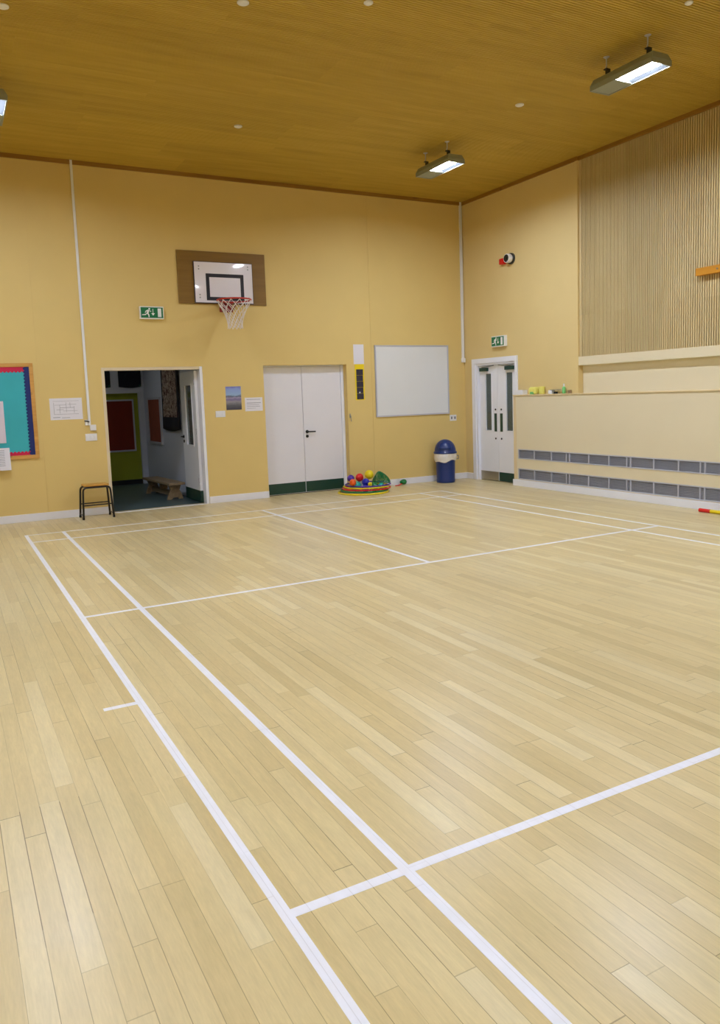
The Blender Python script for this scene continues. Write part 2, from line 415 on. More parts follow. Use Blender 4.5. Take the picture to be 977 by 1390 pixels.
for gi, (a, b) in enumerate(GZ):
    bm = B(); y0, y1 = YN+.5, BY-.105
    box(bm, BXF-.006, BXF+.012, y0, y1, a, a+.014); box(bm, BXF-.006, BXF+.012, y0, y1, b-.014, b)
    box(bm, BXF-.006, BXF+.012, y1-.014, y1, a, b)
    yy = y1-.38
    k = 0
    while yy > y0:
        box(bm, BXF-.005, BXF+.012, yy-.009, yy+.009, a, b)
        if k % 3 == 2: box(bm, BXF-.004, BXF+.012, yy+.06, yy+.075, a, b)
        yy -= .387; k += 1
    g = obj('grille_frame', bm, m_alu, hc)
    bm = B(); n = 8
    for i in range(n):
        z = a+.018+(b-a-.036)*i/(n-1)
        prism(bm, [(BXF+.002, y0, z-.004), (BXF+.004, y0, z-.006), (BXF+.026, y0, z+.007), (BXF+.024, y0, z+.009)], (0, y1-y0, 0))
    obj('grille_louvres', bm, m_alud, hc)

# ------------------------------------------------------------------ open doorway, door 1
d1 = sthing('door_1', (2.0, W, 0), 'white framed open doorway with leaf swung into dim hall', 'door')
bm = B(); t = .043
for a, b, z0, z1 in ((D1a, D1a+t, 0, D1z), (D1a+t, D1b-t, D1z-t, D1z)): box(bm, a, b, W+.004, W+.15, z0, z1, bev=.002)
obj('door_frame', bm, m_framecream, d1)
obj('hinge_jamb', bx(D1b-t, D1b, W+.004, W+.15, 0, D1z, bev=.002), m_white, d1)
# leaf opened at right angles into the hall
LX0, LX1, LY0, LY1 = 2.600, 2.643, W+.152, W+.94
g0, g1 = LY0+.20, LY0+.55
bm = B()
box(bm, LX0, LX1, LY0, g0, .19, 2.01); box(bm, LX0, LX1, g1, LY1, .19, 2.01); box(bm, LX0, LX1, g0, g1, .19, .88); box(bm, LX0, LX1, g0, g1, 1.80, 2.01)
lf = obj('door_leaf', bm, m_white, d1)
obj('glass_panel', bx(LX0+.016, LX0+.024, g0, g1, .88, 1.80), m_glass, lf)
bm = B()
for a, b, c, d in ((g0-.02, g0, .86, 1.82), (g1, g1+.02, .86, 1.82), (g0, g1, .86, .88), (g0, g1, 1.80, 1.82)): box(bm, LX0-.008, LX0, a, b, c, d)
obj('glazing_bead', bm, m_white, lf)
obj('kick_plate', bx(LX0-.003, LX1, LY0, LY1, .012, .19), m_kick, lf)
bm = B(); yh = LY1-.06
lathe(bm, [(.026, 0), (.026, -.008), (.012, -.010), (.010, -.05)], (LX0, yh, 1.0), 16, 'x')
tube(bm, [(LX0-.045, yh, 1.0), (LX0-.05, yh-.12, .998)], .010)
lathe(bm, [(.024, 0), (.024, -.008)], (LX0, yh, .925), 16, 'x')
obj('door_handle', bm, m_black, lf)
bm = B()
for z in (.3, 1.05, 1.8): lathe(bm, [(.008, 0), (.008, .09)], (D1b-t-.052, W+.158, z), 10)
obj('hinge', bm, m_alu, d1)

# ------------------------------------------------------------------ closed store doors, door 2
d2 = sthing('door_2', (4.4, W, 0), 'closed plain white double doors with dark kick plates', 'door')
YD = W+.125
mid = 4.355
bm = B()
box(bm, D2b-.055, D2b, YD-.012, YD+.06, 0, D2z); box(bm, D2a, D2a+.045, YD-.012, YD+.06, 0, D2z); box(bm, D2a+.045, D2b-.055, YD-.012, YD+.06, D2z-.02, D2z)
obj('door_frame', bm, m_white, d2)
for a, b in ((D2a+.048, mid-.003), (mid+.003, D2b-.058)):
    lf = obj('door_leaf', bx(a, b, YD, YD+.045, .012, D2z-.023, bev=.002), m_door, d2)
    obj('kick_plate', bx(a+.004, b-.004, YD-.004, YD, .02, .19), m_kick, lf)
    if a > 4.3:
        bm = B(); hx = mid+.06
        lathe(bm, [(.027, 0), (.027, -.009), (.012, -.011), (.011, -.05)], (hx, YD, 1.0), 16, 'y')
        tube(bm, [(hx-.005, YD-.046, 1.0), (hx+.13, YD-.048, .998)], .011)
        lathe(bm, [(.024, 0), (.024, -.008)], (hx, YD, .925), 16, 'y')
        obj('door_handle', bm, m_black, lf)
        obj('door_notice', bx(hx+.03, hx+.115, YD-.002, YD, .88, .955), m_paper, lf)
struct('trim_9', bx(D2a-.05, D2b+.05, W+.22, W+.25, 0, 2.3), m_wall, 'store cupboard back behind the closed doors', 'wall')

# ------------------------------------------------------------------ glazed double doors in right wall, door 3
d3 = sthing('door_3', (XR, .36, 0), 'white double doors with narrow glass strips and closers in right wall', 'door')
bm = B()
AW = .095
box(bm, XR-.02, XR, R1b-.0, R1b+AW, 0, R1z+AW-.01, bev=.003); box(bm, XR-.02, XR, BY+.014, R1a, 0, R1z+AW-.01); box(bm, XR-.02, XR, R1a, R1b, R1z-.0, R1z+AW-.01)
obj('architrave', bm, m_white, d3)
bm = B()
box(bm, XR-.003, XR+.12, R1b-.045, R1b, 0, R1z); box(bm, XR-.003, XR+.12, R1a, R1a+.035, 0, R1z); box(bm, XR-.003, XR+.12, R1a+.035, R1b-.045, R1z-.035, R1z)
obj('door_frame', bm, m_white, d3)
XD = XR+.045
def rleaf(y0, y1, gy0, gy1, kickm, hy, cy0, cy1, ax):
    bm = B(); zt = R1z-.04
    box(bm, XD, XD+.045, y0, gy0, .012, zt); box(bm, XD, XD+.045, gy1, y1, .012, zt); box(bm, XD, XD+.045, gy0, gy1, .012, .88); box(bm, XD, XD+.045, gy0, gy1, 1.85, zt)
    lf = obj('door_leaf', bm, m_white, d3)
    obj('glass_panel', bx(XD+.012, XD+.020, gy0, gy1, .88, 1.85), m_glass, lf)
    bm = B()
    for a, b, c, d in ((gy0-.016, gy0, .865, 1.866), (gy1, gy1+.016, .865, 1.866), (gy0, gy1, .865, .88), (gy0, gy1, 1.85, 1.866)): box(bm, XD-.006, XD, a, b, c, d)
    obj('glazing_bead', bm, m_white, lf)
    obj('kick_plate', bx(XD-.004, XD, y0+.006, y1-.006, .015, .165), kickm, lf)
    obj('push_plate', bx(XD-.004, XD, hy-.032, hy+.032, .86, 1.17), m_kick, lf)
    for z in (1.236, .74): obj('lock', lathe(B(), [(.017, 0), (.017, -.006), (.012, -.010)], (XD, hy, z), 14, 'x'), m_blackmark, lf)
    c = obj('door_closer', bx(XD-.05, XD, cy0, cy1, 1.895, 1.955, bev=.004), m_kick, lf)
    bm = B(); tube(bm, [(XD-.04, cy0+.06 if ax > cy0 else cy1-.06, 1.962), (XD-.10, (cy0+ax)/2+.02, 1.967), (XD-.03, ax, 1.985)], .008)
    obj('closer_arm', bm, m_steel, c)
mid3 = .352
rleaf(mid3+.003, R1b-.048, .53, .685, m_kickmetal, .425, .60, .80, .42)
rleaf(R1a+.038, mid3-.003, -.03, .13, m_kick, .27, -.10, .12, .30)
# dim lobby behind the doors
bm = B()
box(bm, 9.0, 9.1, -1.2, 2.0, 0, 2.6); box(bm, XR+.16, 9.1, -1.3, -1.2, 0, 2.6); box(bm, XR+.16, 9.1, 2.0, 2.1, 0, 2.6); box(bm, XR+.3, 9.1, -1.3, 2.1, 2.6, 2.7)
box(bm, XR+.3, 9.1, -1.3, 2.1, -.1, 0)
struct('wall_lobby', bm, m_hallwhite, 'dim lobby seen through the narrow door glass', 'wall')

# ------------------------------------------------------------------ the dim hall beyond door 1
HY = 5.06; HX = 2.665
struct('floor_hall', bx(-.6, HX+.1, W+.15, HY+.2, -.1, -.001), m_vinyl, 'dark grey green vinyl floor of hall beyond doorway', 'floor')
bm = B(); box(bm, -.7, HX+.1, HY, HY+.1, .09, 1.75); struct('wall_hall_back', bm, m_lime, 'lime green wall at far end of hall', 'wall')
struct('wall_hall_upper', bx(-.7, HX+.1, HY-.10, HY+.1, 1.75, 2.7), m_hallwhite, 'white bulkhead above the lime green wall', 'wall')
struct('baseboard_hall', bx(-.7, HX, HY-.012, HY, 0, .09), m_black, 'black skirting below lime green wall', 'skirting')
bm = B(); box(bm, HX, HX+.1, W+.15, HY, 0, 2.7); box(bm, 2.56, HX, HY-.08, HY, 0, 1.75)
struct('wall_hall_side', bm, m_hallwhite, 'white side wall of hall behind the open leaf', 'wall')
struct('wall_hall_left', bx(-.7, -.6, W+.15, HY, 0, 2.7), m_hallwhite, 'hidden left wall of the hall', 'wall')
struct('ceiling_hall', bx(-.7, HX+.1, W+.15, HY+.1, 2.7, 2.8), m_hallwhite, 'white hall ceiling', 'ceiling')

def framed_board(name, org, label, cat, frame, panel, fm, pm):
    t = thing(name, org, label, cat); obj('frame', frame, fm, t); obj('felt_panel', panel, pm, t); return t
x0, x1, z0, z1 = 1.55, 2.475, .64, 1.635
bm = B(); f = .03
for a, b, c, d in ((x0, x0+f, z0, z1), (x1-f, x1, z0, z1), (x0+f, x1-f, z0, z0+f), (x0+f, x1-f, z1-f, z1)): box(bm, a, b, HY-.03, HY, c, d)
framed_board('notice_board', (2.0, HY, z0), 'dark red notice board on lime green wall of the hall', 'notice board', bm, bx(x0+f, x1-f, HY-.018, HY-.004, z0+f, z1-f), m_alu, m_maroon)
y0, y1, z0, z1 = 3.70, 4.63, .80, 1.65
bm = B(); f = .04
for a, b, c, d in ((y0, y0+f, z0, z1), (y1-f, y1, z0, z1), (y0+f, y1-f, z0, z0+f), (y0+f, y1-f, z1-f, z1)): box(bm, HX-.03, HX, a, b, c, d)
framed_board('notice_board', (HX, 4.16, z0), 'narrow brown notice board on white side wall of hall above bench', 'notice board', bm, bx(HX-.018, HX-.004, y0+f, y1-f, z0+f, z1-f), m_alu, m_brownfelt)
def cloth_hang(bm, p0, p1, n, z0, z1, amp, sag):      # wavy hung cloth with thickness
    p0 = Vector(p0); p1 = Vector(p1); d = (p1-p0); nr = Vector((-d.y, d.x, 0)).normalized()
    R = 14; grid = []
    for side in (0, .006):
        g = []
        for j in range(R+1):
            row = []
            for i in range(n+1):
                t = i/n; zz = z0+(z1-z0)*j/R
                zz -= sag*math.sin(t*math.pi)*(1-j/R)
                off = amp*math.sin(t*9+j*.15)*(1-.6*j/R)
                q = p0+d*t+nr*(off+side); row.append(bm.verts.new((q.x, q.y, zz)))
            g.append(row)
        grid.append(g)
    a, b = grid
    for j in range(R):
        for i in range(n):
            bm.faces.new((a[j][i], a[j][i+1], a[j+1][i+1], a[j+1][i])); bm.faces.new((b[j][i], b[j+1][i], b[j+1][i+1], b[j][i+1]))
    for i in range(n):
        bm.faces.new((a[0][i], b[0][i], b[0][i+1], a[0][i+1])); bm.faces.new((a[R][i], a[R][i+1], b[R][i+1], b[R][i]))
    for j in range(R):
        bm.faces.new((a[j][0], a[j+1][0], b[j+1][0], b[j][0])); bm.faces.new((a[j][n], b[j][n], b[j+1][n], a[j+1][n]))
    return bm
t = thing('hanging_banner', (HX-.03, 2.95, 1.08), 'tall dark banner with white and brown pattern on hall side wall', 'banner')
obj('cloth', cloth_hang(B(), (HX-.03, 2.40, 0), (HX-.03, 3.50, 0), 24, 1.10, 2.5, .012, .04), m_banner, t, smooth=True)
obj('hanging_rod', tube(B(), [(HX-.03, 2.36, 2.505), (HX-.03, 3.54, 2.505)], .012), m_tube, t)
for a, b, lab in ((2.20, 2.62, 'dark cloth hanging on white bulkhead, nearest the hall corner'), (1.64, 2.05, 'dark cloth hanging on white bulkhead at far left edge of doorway')):
    t = thing('wall_hanging', ((a+b)/2, HY-.11, 1.86), lab, 'wall hanging', 'dark cloths on the bulkhead')
    obj('cloth', cloth_hang(B(), (a, HY-.125, 0), (b, HY-.125, 0), 14, 1.87, 2.35, .012, .02), m_dtex, t, smooth=True)
    obj('hanging_rod', tube(B(), [(a-.03, HY-.125, 2.355), (b+.03, HY-.125, 2.355)], .01), m_tube, t)

# bench in the hall
t = thing('balance_bench', (2.42, 2.03, 0), 'low worn wooden gym bench in the dim hall beside open door', 'bench')
obj('seat_plank', bx(2.285, 2.555, 2.03, 3.42, .235, .272, bev=.006), m_bench, t)
for y in (2.16, 3.27):
    bm = B()
    prism(bm, [(2.32, y-.03, .235), (2.52, y-.03, .235), (2.49, y-.03, .15), (2.53, y-.03, .06), (2.55, y-.03, 0), (2.48, y-.03, 0), (2.46, y-.03, .03), (2.38, y-.03, .03), (2.36, y-.03, 0), (2.29, y-.03, 0), (2.31, y-.03, .06), (2.35, y-.03, .15)], (0, .055, 0))
    obj('end_leg', bm, m_bench, t)
obj('stretcher_rail', bx(2.385, 2.455, 2.19, 3.24, .045, .12, bev=.004), m_bench, t)
obj('centre_block', bx(2.36, 2.48, 2.68, 2.74, .1201, .235), m_bench, t)
t.rotation_euler = (0, 0, .072)
ld = bpy.data.lights.new('hall_fill_light', 'AREA'); ld.energy = 5; ld.size = .5; ld.color = (.93, .97, 1)  # unseen fill lamp, added to lift the dim hall
lo = bpy.data.objects.new('hall_fill_light', ld); C.objects.link(lo); lo.location = (1.1, 3.4, 2.66)

# ------------------------------------------------------------------ ceiling lights
def make_light():
    t = thing('ceiling_light', (5.45, -4.39, H), '', 'ceiling light', 'flood fittings hung from the ceiling')
    x0, x1, y0, y1, zb, zt = 5.30, 5.565, -4.78, -3.995, 4.555, 4.665
    bm = B()                                   # hollow tray with tapered top
    o = [(x0, y0), (x1, y0), (x1, y1), (x0, y1)]; i = [(x0+.03, y0+.02), (x1-.03, y0+.02), (x1-.03, y1-.02), (x0+.03, y1-.02)]
    def ring(p, z): return [bm.verts.new((a, b, z)) for a, b in p]
    k = [(x0+.012, y0+.012), (x1-.012, y0+.012), (x1-.012, y1-.012), (x0+.012, y1-.012)]
    rings = [ring(k, zb+.058), ring(k, zb), ring(o, zb), ring(o, zb+.05), ring(i, zt)]
    for a, b in zip(rings, rings[1:]):
        for q in range(4): bm.faces.new((a[q], a[(q+1) % 4], b[(q+1) % 4], b[q]))
    bm.faces.new(rings[0]); bm.faces.new(rings[-1])
    obj('housing', bm, m_lamp, t)
    obj('diffuser', bx(x0+.016, x1-.085, y0+.03, y0+.45, zb+.022, zb+.030), m_emit, t)
    prismb = B(); prism(prismb, [(x1-.083, y0+.016, zb+.024), (x1-.014, y0+.016, zb+.004), (x1-.014, y0+.016, zb+.040), (x1-.083, y0+.016, zb+.040)], (0, .444, 0))
    obj('reflector_strip', prismb, m_reflector, t)
    obj('gear_cover', bx(x0+.016, x1-.014, y0+.462, y1-.016, zb+.005, zb+.02), m_lamp, t)
    for y in (y0+.11, y1-.16):
        bm = B()
        box(bm, 5.37, 5.40, y-.02, y+.02, zt-.001, zt+.055); box(bm, 5.345, 5.40, y-.02, y+.02, zt+.055, zt+.065)
        b = obj('bracket', bm, m_lampdark, t)
        bm = B(); tube(bm, [(5.355, y, zt+.065), (5.365, y, zt+.10), (5.365, y, H-.012)], .007)
        lathe(bm, [(.014, 0), (.032, .012)], (5.365, y, H-.012), 14)
        obj('hanging_rod', bm, m_chain, b)
    return t
L0 = make_light()
first = True
for xi, dx in enumerate((0, -5.525)):
    for yi, dy in enumerate((0, 3.285, -3.3, -6.6)):
        if first: o = L0; first = False
        else: o = copy_tree(L0)
        o.location = (5.45+dx, -4.39+dy, H)
        o['label'] = {(0, 0): 'larger lit grey ceiling light at upper right above the slatted panel',
                      (0, 1): 'smaller lit grey ceiling light near the far right corner of the hall',
                      (1, 1): 'lit grey ceiling light cut off by left edge of photo'}.get((xi, yi), 'lit grey ceiling light over the near part of the hall outside the photo')
# small round ceiling fittings
for k, (x, y, r, lb) in enumerate(((2.65, -.885, .05, 'small white ceiling disc nearest the back wall above basketball board'), (5.395, -2.80, .05, 'small white ceiling disc between the two right ceiling lights'),
     (1.70, -3.67, .05, 'small white ceiling disc at top edge left of centre'), (-.07, -2.80, .05, 'small white ceiling disc in the top left corner'),
     (2.655, -4.104, .04, 'small white ceiling disc at top edge near centre'), (5.195, -5.26, .035, 'small white ceiling disc at top edge above the upper right light'))):
    tag(obj('ceiling_disc', lathe(B(), [(r, 0), (r, -.008), (r*.7, -.016)], (x, y, H), 24, 'z'), m_plastic), lb, 'ceiling disc', 'ceiling discs')

# ------------------------------------------------------------------ cable trunking and switches
def trunk(name, x0, x1, z0, label, bx0, bx1, bz0, bz1):
    t = thing(name, ((x0+x1)/2, W, z0), label, 'trunking')
    obj('channel', bx(x0, x1, W-.025, W, z0, H-.0, bev=.002), m_plastic, t)
    obj('junction_box', bx(bx0, bx1, W-.045, W, bz0, bz1, bev=.004), m_plastic, t)
trunk('cable_trunking', 1.008, 1.040, 1.27, 'thin white cable trunking running down wall left of open doorway', 1.025, 1.105, 1.195, 1.275)
trunk('cable_trunking', 7.435, 7.482, 2.15, 'white cable trunking down the far right corner', 7.425, 7.49, 2.075, 2.15)
t = thing('key_switch', (.99, W, 1.26), 'small white key switch with black lever beside trunking box', 'switch')
obj('switch_plate', bx(.965, 1.005, W-.02, W, 1.27, 1.345, bev=.003), m_plastic, t)
obj('lever', tube(B(), [(.955, W-.03, 1.335), (.99, W-.035, 1.33), (1.02, W-.03, 1.318)], .008), m_black, t)
def plate(name, x0, x1, z0, z1, label, cat, slots):
    t = thing(name, ((x0+x1)/2, W, z0), label, cat)
    obj('plate', bx(x0, x1, W-.012, W, z0, z1, bev=.003), m_plastic, t)
    n = slots
    for i in range(n):
        c = x0+(x1-x0)*(i+.5)/n
        obj('switch', bx(c-.013, c+.013, W-.018, W-.012, z0+.03, z1-.03, bev=.002), m_greyplastic if cat == 'socket' else m_plastic, t)
plate('light_switch', .958, 1.113, 1.052, 1.152, 'white three gang switch plate below the trunking box left of doorway', 'light switch', 3)
plate('light_switch', 2.853, 3.005, 1.30, 1.395, 'white switch plate on wall below the landscape poster', 'light switch', 2)
plate('wall_socket', 7.148, 7.289, 1.05, 1.155, 'white socket plate just below the right end of whiteboard', 'socket', 2)
t = thing('door_hook', (5.14, W, 1.2), 'small metal hook on wall edge right of closed white doors', 'hook')
obj('hook', tube(B(), fillet([(5.15, W-.002, 1.23), (5.15, W-.03, 1.23), (5.15, W-.03, 1.14), (5.15, W-.045, 1.14)], .01), .006), m_steel, t)
obj('hook_plate', bx(5.14, 5.16, W-.004, W+.001, 1.19, 1.26), m_steel, t)

# ------------------------------------------------------------------ basketball goal
t = thing('basketball_goal', (3.08, W, 2.98), 'white basketball backboard with red ring and net on brown board', 'basketball goal')
obj('mounting_board', bx(2.39, 3.750, W-.025, W, 2.978, 3.742), m_board, t)
b = obj('backboard', bx(2.632, 3.525, W-.055, W-.033, 2.998, 3.583), m_bb, t)
obj('board_edge', bx(2.624, 3.533, W-.050, W-.025, 2.990, 3.591), m_bbedge, t)
bm = B(); q = .052; x0, x1, z0, z1 = 2.80, 3.385, 3.030, 3.420
for a, bb, c, d in ((x0, x0+q, z0, z1), (x1-q, x1, z0, z1), (x0+q, x1-q, z0, z0+q), (x0+q, x1-q, z1-q, z1)): box(bm, a, bb, W-.0575, W-.0550, c, d)
obj('target_rectangle', bm, m_blackmark, b)
for (x, z) in ((2.70, 3.50), (3.46, 3.52), (2.70, 3.09), (3.46, 3.06)):
    bm = B(); lathe(bm, [(.011, 0), (.008, -.006)], (x, W-.055, z+.02), 10, 'y'); lathe(bm, [(.011, 0), (.008, -.006)], (x, W-.055, z-.02), 10, 'y')
    obj('bolt', bm, m_steel, b)
RC = Vector((3.085, W-.43, 2.995)); RR = .245
circ = lambda r, z, n=48, off=0: [(RC.x+r*math.cos(2*math.pi*(k+off)/n), RC.y+r*math.sin(2*math.pi*(k+off)/n), z) for k in range(n)]
obj('ring', tube(B(), circ(RR, RC.z), .011, 8, True), m_rim, t, smooth=True)
bm = B()
box(bm, 2.985, 3.185, W-.068, W-.058, 2.86, 3.0)
prism(bm, [(3.00, W-.058, 3.0), (3.17, W-.058, 3.0), (3.20, W-.20, 2.995), (2.97, W-.20, 2.995)], (0, 0, -.006))
for x in (3.0, 3.17):
    tube(bm, [(x, W-.065, 2.995), (x+(-.06 if x < 3.05 else .06), W-.32, 2.992)], .009)
    tube(bm, [(x, W-.065, 2.87), (x+(-.03 if x < 3.05 else .03), W-.24, 2.985)], .009)
tube(bm, [(3.0, W-.066, 2.87), (3.17, W-.066, 2.99)], .007); tube(bm, [(3.17, W-.066, 2.87), (3.0, W-.066, 2.99)], .007)
obj('ring_bracket', bm, m_bracket, t)
bm = B(); n = 12; lv = [(RR-.004, RC.z-.012), (.215, RC.z-.075), (.175, RC.z-.14), (.14, RC.z-.21), (.118, RC.z-.28), (.105, RC.z-.35), (.11, RC.z-.41)]
for k in range(n):
    for s in (1, -1):
        pts = []
        for j, (r, z) in enumerate(lv):
            a = 2*math.pi*(k+s*.5*(j % 2))/n
            pts.append((RC.x+r*math.cos(a), RC.y+r*math.sin(a), z))
        tube(bm, pts, .0056, 5)
obj('net', bm, m_net, t)

# ------------------------------------------------------------------ exit signs (same kind, one turned onto the right wall)
def make_sign():
    t = thing('exit_sign', (0, 0, 0), '', 'exit sign', 'running man exit signs')
    obj('case', bx(-.168, .168, -.065, 0, -.088, .088, bev=.004), m_signwhite, t)
    f = obj('sign_face', bx(-.157, .157, -.068, -.065, -.074, .074), m_green, t)
    y = -.070
    def flat(bm, pts): prism(bm, [(a, y, b) for a, b in pts], (0, .002, 0))
    bm = B()                                   # running figure
    lathe(bm, [(.013, 0), (.013, .002)], (-.036, y, .052), 16, 'y')
    flat(bm, [(-.062, .040), (-.040, .038), (-.040, .022), (-.052, -.012), (-.078, -.010), (-.072, .012)])
    flat(bm, [(-.062, .040), (-.088, .026), (-.102, -.002), (-.092, -.004), (-.080, .016), (-.064, .024)])
    flat(bm, [(-.044, .036), (-.022, .012), (-.010, .018), (-.014, .026), (-.024, .024), (-.036, .036)])
    flat(bm, [(-.056, -.006), (-.040, -.030), (-.038, -.064), (-.052, -.064), (-.055, -.034), (-.074, -.012)])
    flat(bm, [(-.078, -.010), (-.062, -.014), (-.096, -.036), (-.142, -.038), (-.142, -.026), (-.102, -.022)])
    obj('running_figure', bm, m_signwhite, f)
    bm = B(); flat(bm, [(.010, .052), (.018, .052), (.018, -.010), (.010, -.010)]); flat(bm, [(-.012, -.008), (.040, -.008), (.014, -.042)])
    obj('arrow', bm, m_signwhite, f)
    bm = B(); flat(bm, [(.082, .060), (.132, .060), (.132, -.060), (.082, -.060)]); obj('door_symbol', bm, m_signwhite, f)
    return t
e1 = make_sign(); e1.location = (1.977, W, 2.832); e1['label'] = 'green running man exit sign on back wall above open doorway'
e2 = copy_tree(e1); e2.location = (XR, .205, 2.372); e2.rotation_euler = (0, 0, -math.pi/2)
e2['label'] = 'green running man exit sign above glazed double doors on right wall'

# ------------------------------------------------------------------ fire alarm
t = thing('fire_alarm', (XR, -.09, 3.66), 'red beacon and round black and white sounder high on right wall', 'alarm')
ay, az = -.10, 3.665
obj('beacon', bx(XR-.075, XR+.002, ay+.135, ay+.235, az-.065, az+.03, bev=.012), m_red, t)
obj('base', lathe(B(), [(.088, .002), (.088, -.03), (.080, -.036)], (XR, ay, az), 28, 'x'), m_black, t)
obj('sounder_body', lathe(B(), [(.068, -.036), (.072, -.05), (.072, -.10), (.066, -.115)], (XR, ay, az), 28, 'x'), m_plastic, t)
obj('sounder_grille', lathe(B(), [(.060, -.115), (.056, -.120), (.022, -.116), (.020, -.122)], (XR, ay, az), 28, 'x'), m_black, t)

# ------------------------------------------------------------------ whiteboard
x0, x1, z0, z1 = 5.645, 7.135, 1.18, 2.378
t = thing('whiteboard', (6.4, W, z0), 'large wiped whiteboard in thin grey frame on back wall', 'whiteboard')
obj('writing_surface', bx(x0+.012, x1-.012, W-.016, W, z0+.012, z1-.012), m_wb, t)
bm = B(); f = .022
for a, b, c, d in ((x0, x0+f, z0, z1), (x1-f, x1, z0, z1), (x0+f, x1-f, z0, z0+f), (x0+f, x1-f, z1-f, z1)): box(bm, a, b, W-.024, W, c, d)
obj('frame', bm, m_alu, t)

# ------------------------------------------------------------------ display board at the left
x0, x1, z0, z1 = -1.455, .346, .858, 2.138
t = thing('display_board', (-.55, W, z0), 'pine framed blue display board with scalloped crimson and navy borders', 'display board')
bm = B(); f = .05
for a, b, c, d in ((x0, x0+f, z0, z1), (x1-f, x1, z0, z1), (x0+f, x1-f, z0, z0+f), (x0+f, x1-f, z1-f, z1)): box(bm, a, b, W-.026, W, c, d, bev=.003)
obj('frame', bm, m_pine, t)
obj('backing_paper', bx(x0+f, x1-f, W-.012, W-.002, z0+f, z1-f), m_teal, t)
def scallop(bm, a, b, wd, horiz, base, sgn, y):       # border strip with a wavy inner edge
    n = int((b-a)/.045)*6; pts = []
    for i in range(n+1):
        t_ = a+(b-a)*i/n; e = base+sgn*(wd-.02+.02*abs(math.sin(math.pi*i/6)))
        pts.append((t_, e))
    for (u, e), (u2, e2) in zip(pts, pts[1:]):
        q = [(u, base), (u2, base), (u2, e2), (u, e)]
        prism(bm, [((p, y, r) if horiz else (r, y, p)) for p, r in q], (0, .002, 0))
    return bm
obj('border', scallop(B(), x0+f, x1-f, .075, True, z1-f, -1, W-.015), m_pink, t)
obj('border', scallop(B(), x0+f, x1-f, .055, True, z0+f, 1, W-.015), m_pink, t)
obj('border', scallop(B(), z0+f, z1-f, .075, False, x1-f, -1, W-.018), m_navy, t)
obj('border', scallop(B(), z0+f, z1-f, .075, False, x0+f, 1, W-.018), m_navy, t)
def sheet(name, x0, x1, z0, z1, y, label, cat, mat, lines, group=None, tilt=0):
    t = thing(name, ((x0+x1)/2, y, z0), label, cat, group)
    bm = B(); prism(bm, [(x0, y, z1), (x1, y, z1), (x1, y-tilt, z0), (x0, y-tilt, z0)], (0, .002, 0))
    obj('paper', bm, mat, t)
    if lines:
        bm = B()
        for (a, b, c, d) in lines:
            f0 = (z1-(z0+(z1-z0)*d))/(z1-z0); f1 = (z1-(z0+(z1-z0)*c))/(z1-z0)
            X0, X1 = x0+(x1-x0)*a, x0+(x1-x0)*b; Z0, Z1 = z0+(z1-z0)*c, z0+(z1-z0)*d
            prism(bm, [(X0, y-tilt*f0-.0012, Z1), (X1, y-tilt*f0-.0012, Z1), (X1, y-tilt*f1-.0012, Z0), (X0, y-tilt*f1-.0012, Z0)], (0, .001, 0))
        obj('print', bm, m_ink, t)
    return t
sheet('paper_sheet', -.42, -.052, 1.085, 1.64, W-.021, 'pale plain sheet pinned on blue display board', 'paper', m_paper2, None)
txt = [(.12, .85, 1-.12-.075*i, 1-.12-.075*i+.02) for i in range(10)]
sheet('paper_sheet', -.46, -.022, .725, 1.02, W-.028, 'white printed sheet hanging off lower edge of display board', 'paper', m_paper, txt, tilt=.05)
random.seed(3)
plan = [(.1, .9, .86, .87), (.12, .88, .25, .262), (.12, .13, .25, .8), (.3, .75, .55, .567), (.3, .31, .3, .7), (.5, .508, .35, .8), (.74, .75, .3, .62), (.15, .5, .68, .692), (.4, .85, .4, .412), (.62, .63, .55, .8), (.2, .42, .46, .475), (.55, .82, .7, .712), (.08, .3, .1, .125), (.35, .6, .08, .1)]
sheet('floor_plan', .523, .945, 1.362, 1.657, W-.0015, 'white floor plan sheet on wall between display board and doorway', 'floor plan', m_paper, plan)
t = thing('landscape_poster', (3.15, W, 1.40), 'portrait poster of blue sky over grey hills between the doorways', 'poster')
bm = bx(3.029, 3.274, W-.003, W+.0005, 1.402, 1.757); po = obj('poster_print', bm, landscape_poster(0, .357), t)
po['label'] = 'blue sky and hills print'
txt2 = [(.1, .88, .84, .87), (.1, .9, .58, .62), (.1, .8, .45, .475), (.1, .85, .33, .355), (.1, .6, .2, .22)]
sheet('notice_sheet', 3.330, 3.618, 1.372, 1.580, W-.0015, 'white landscape notice with grey lines beside closed white doors', 'notice', m_paper, txt2)
# height chart: paper over a yellow and black number strip
t = thing('notice_sheet', (5.348, W, 2.07), 'tall blank white sheet above yellow and black chart', 'notice')
obj('paper', bx(5.251, 5.445, W-.003, W+.001, 2.070, 2.392), m_paper, t)
t = thing('wall_chart', (5.348, W, 1.476), 'narrow yellow bordered black wall chart with one white dot', 'wall chart')
obj('yellow_backing', bx(5.267, 5.440, W-.003, W, 1.478, 2.0695), m_yellow, t)
bm = B()
zt = 1.985; hh = .0995
for i in range(5):
    a = zt-hh*(i+1)-(.0 if i else 0); ofs = .004 if i % 2 else 0
    box(bm, 5.290, 5.352, W-.006, W-.003, a+.003, a+hh); box(bm, 5.354, 5.418-ofs, W-.006, W-.003, a+.003, a+hh)
obj('black_panel', bm, m_charcoal, t)
obj('white_dot', lathe(B(), [(.014, 0), (.014, -.003)], (5.345, W-.006, 1.603), 16, 'y'), m_signwhite, t)

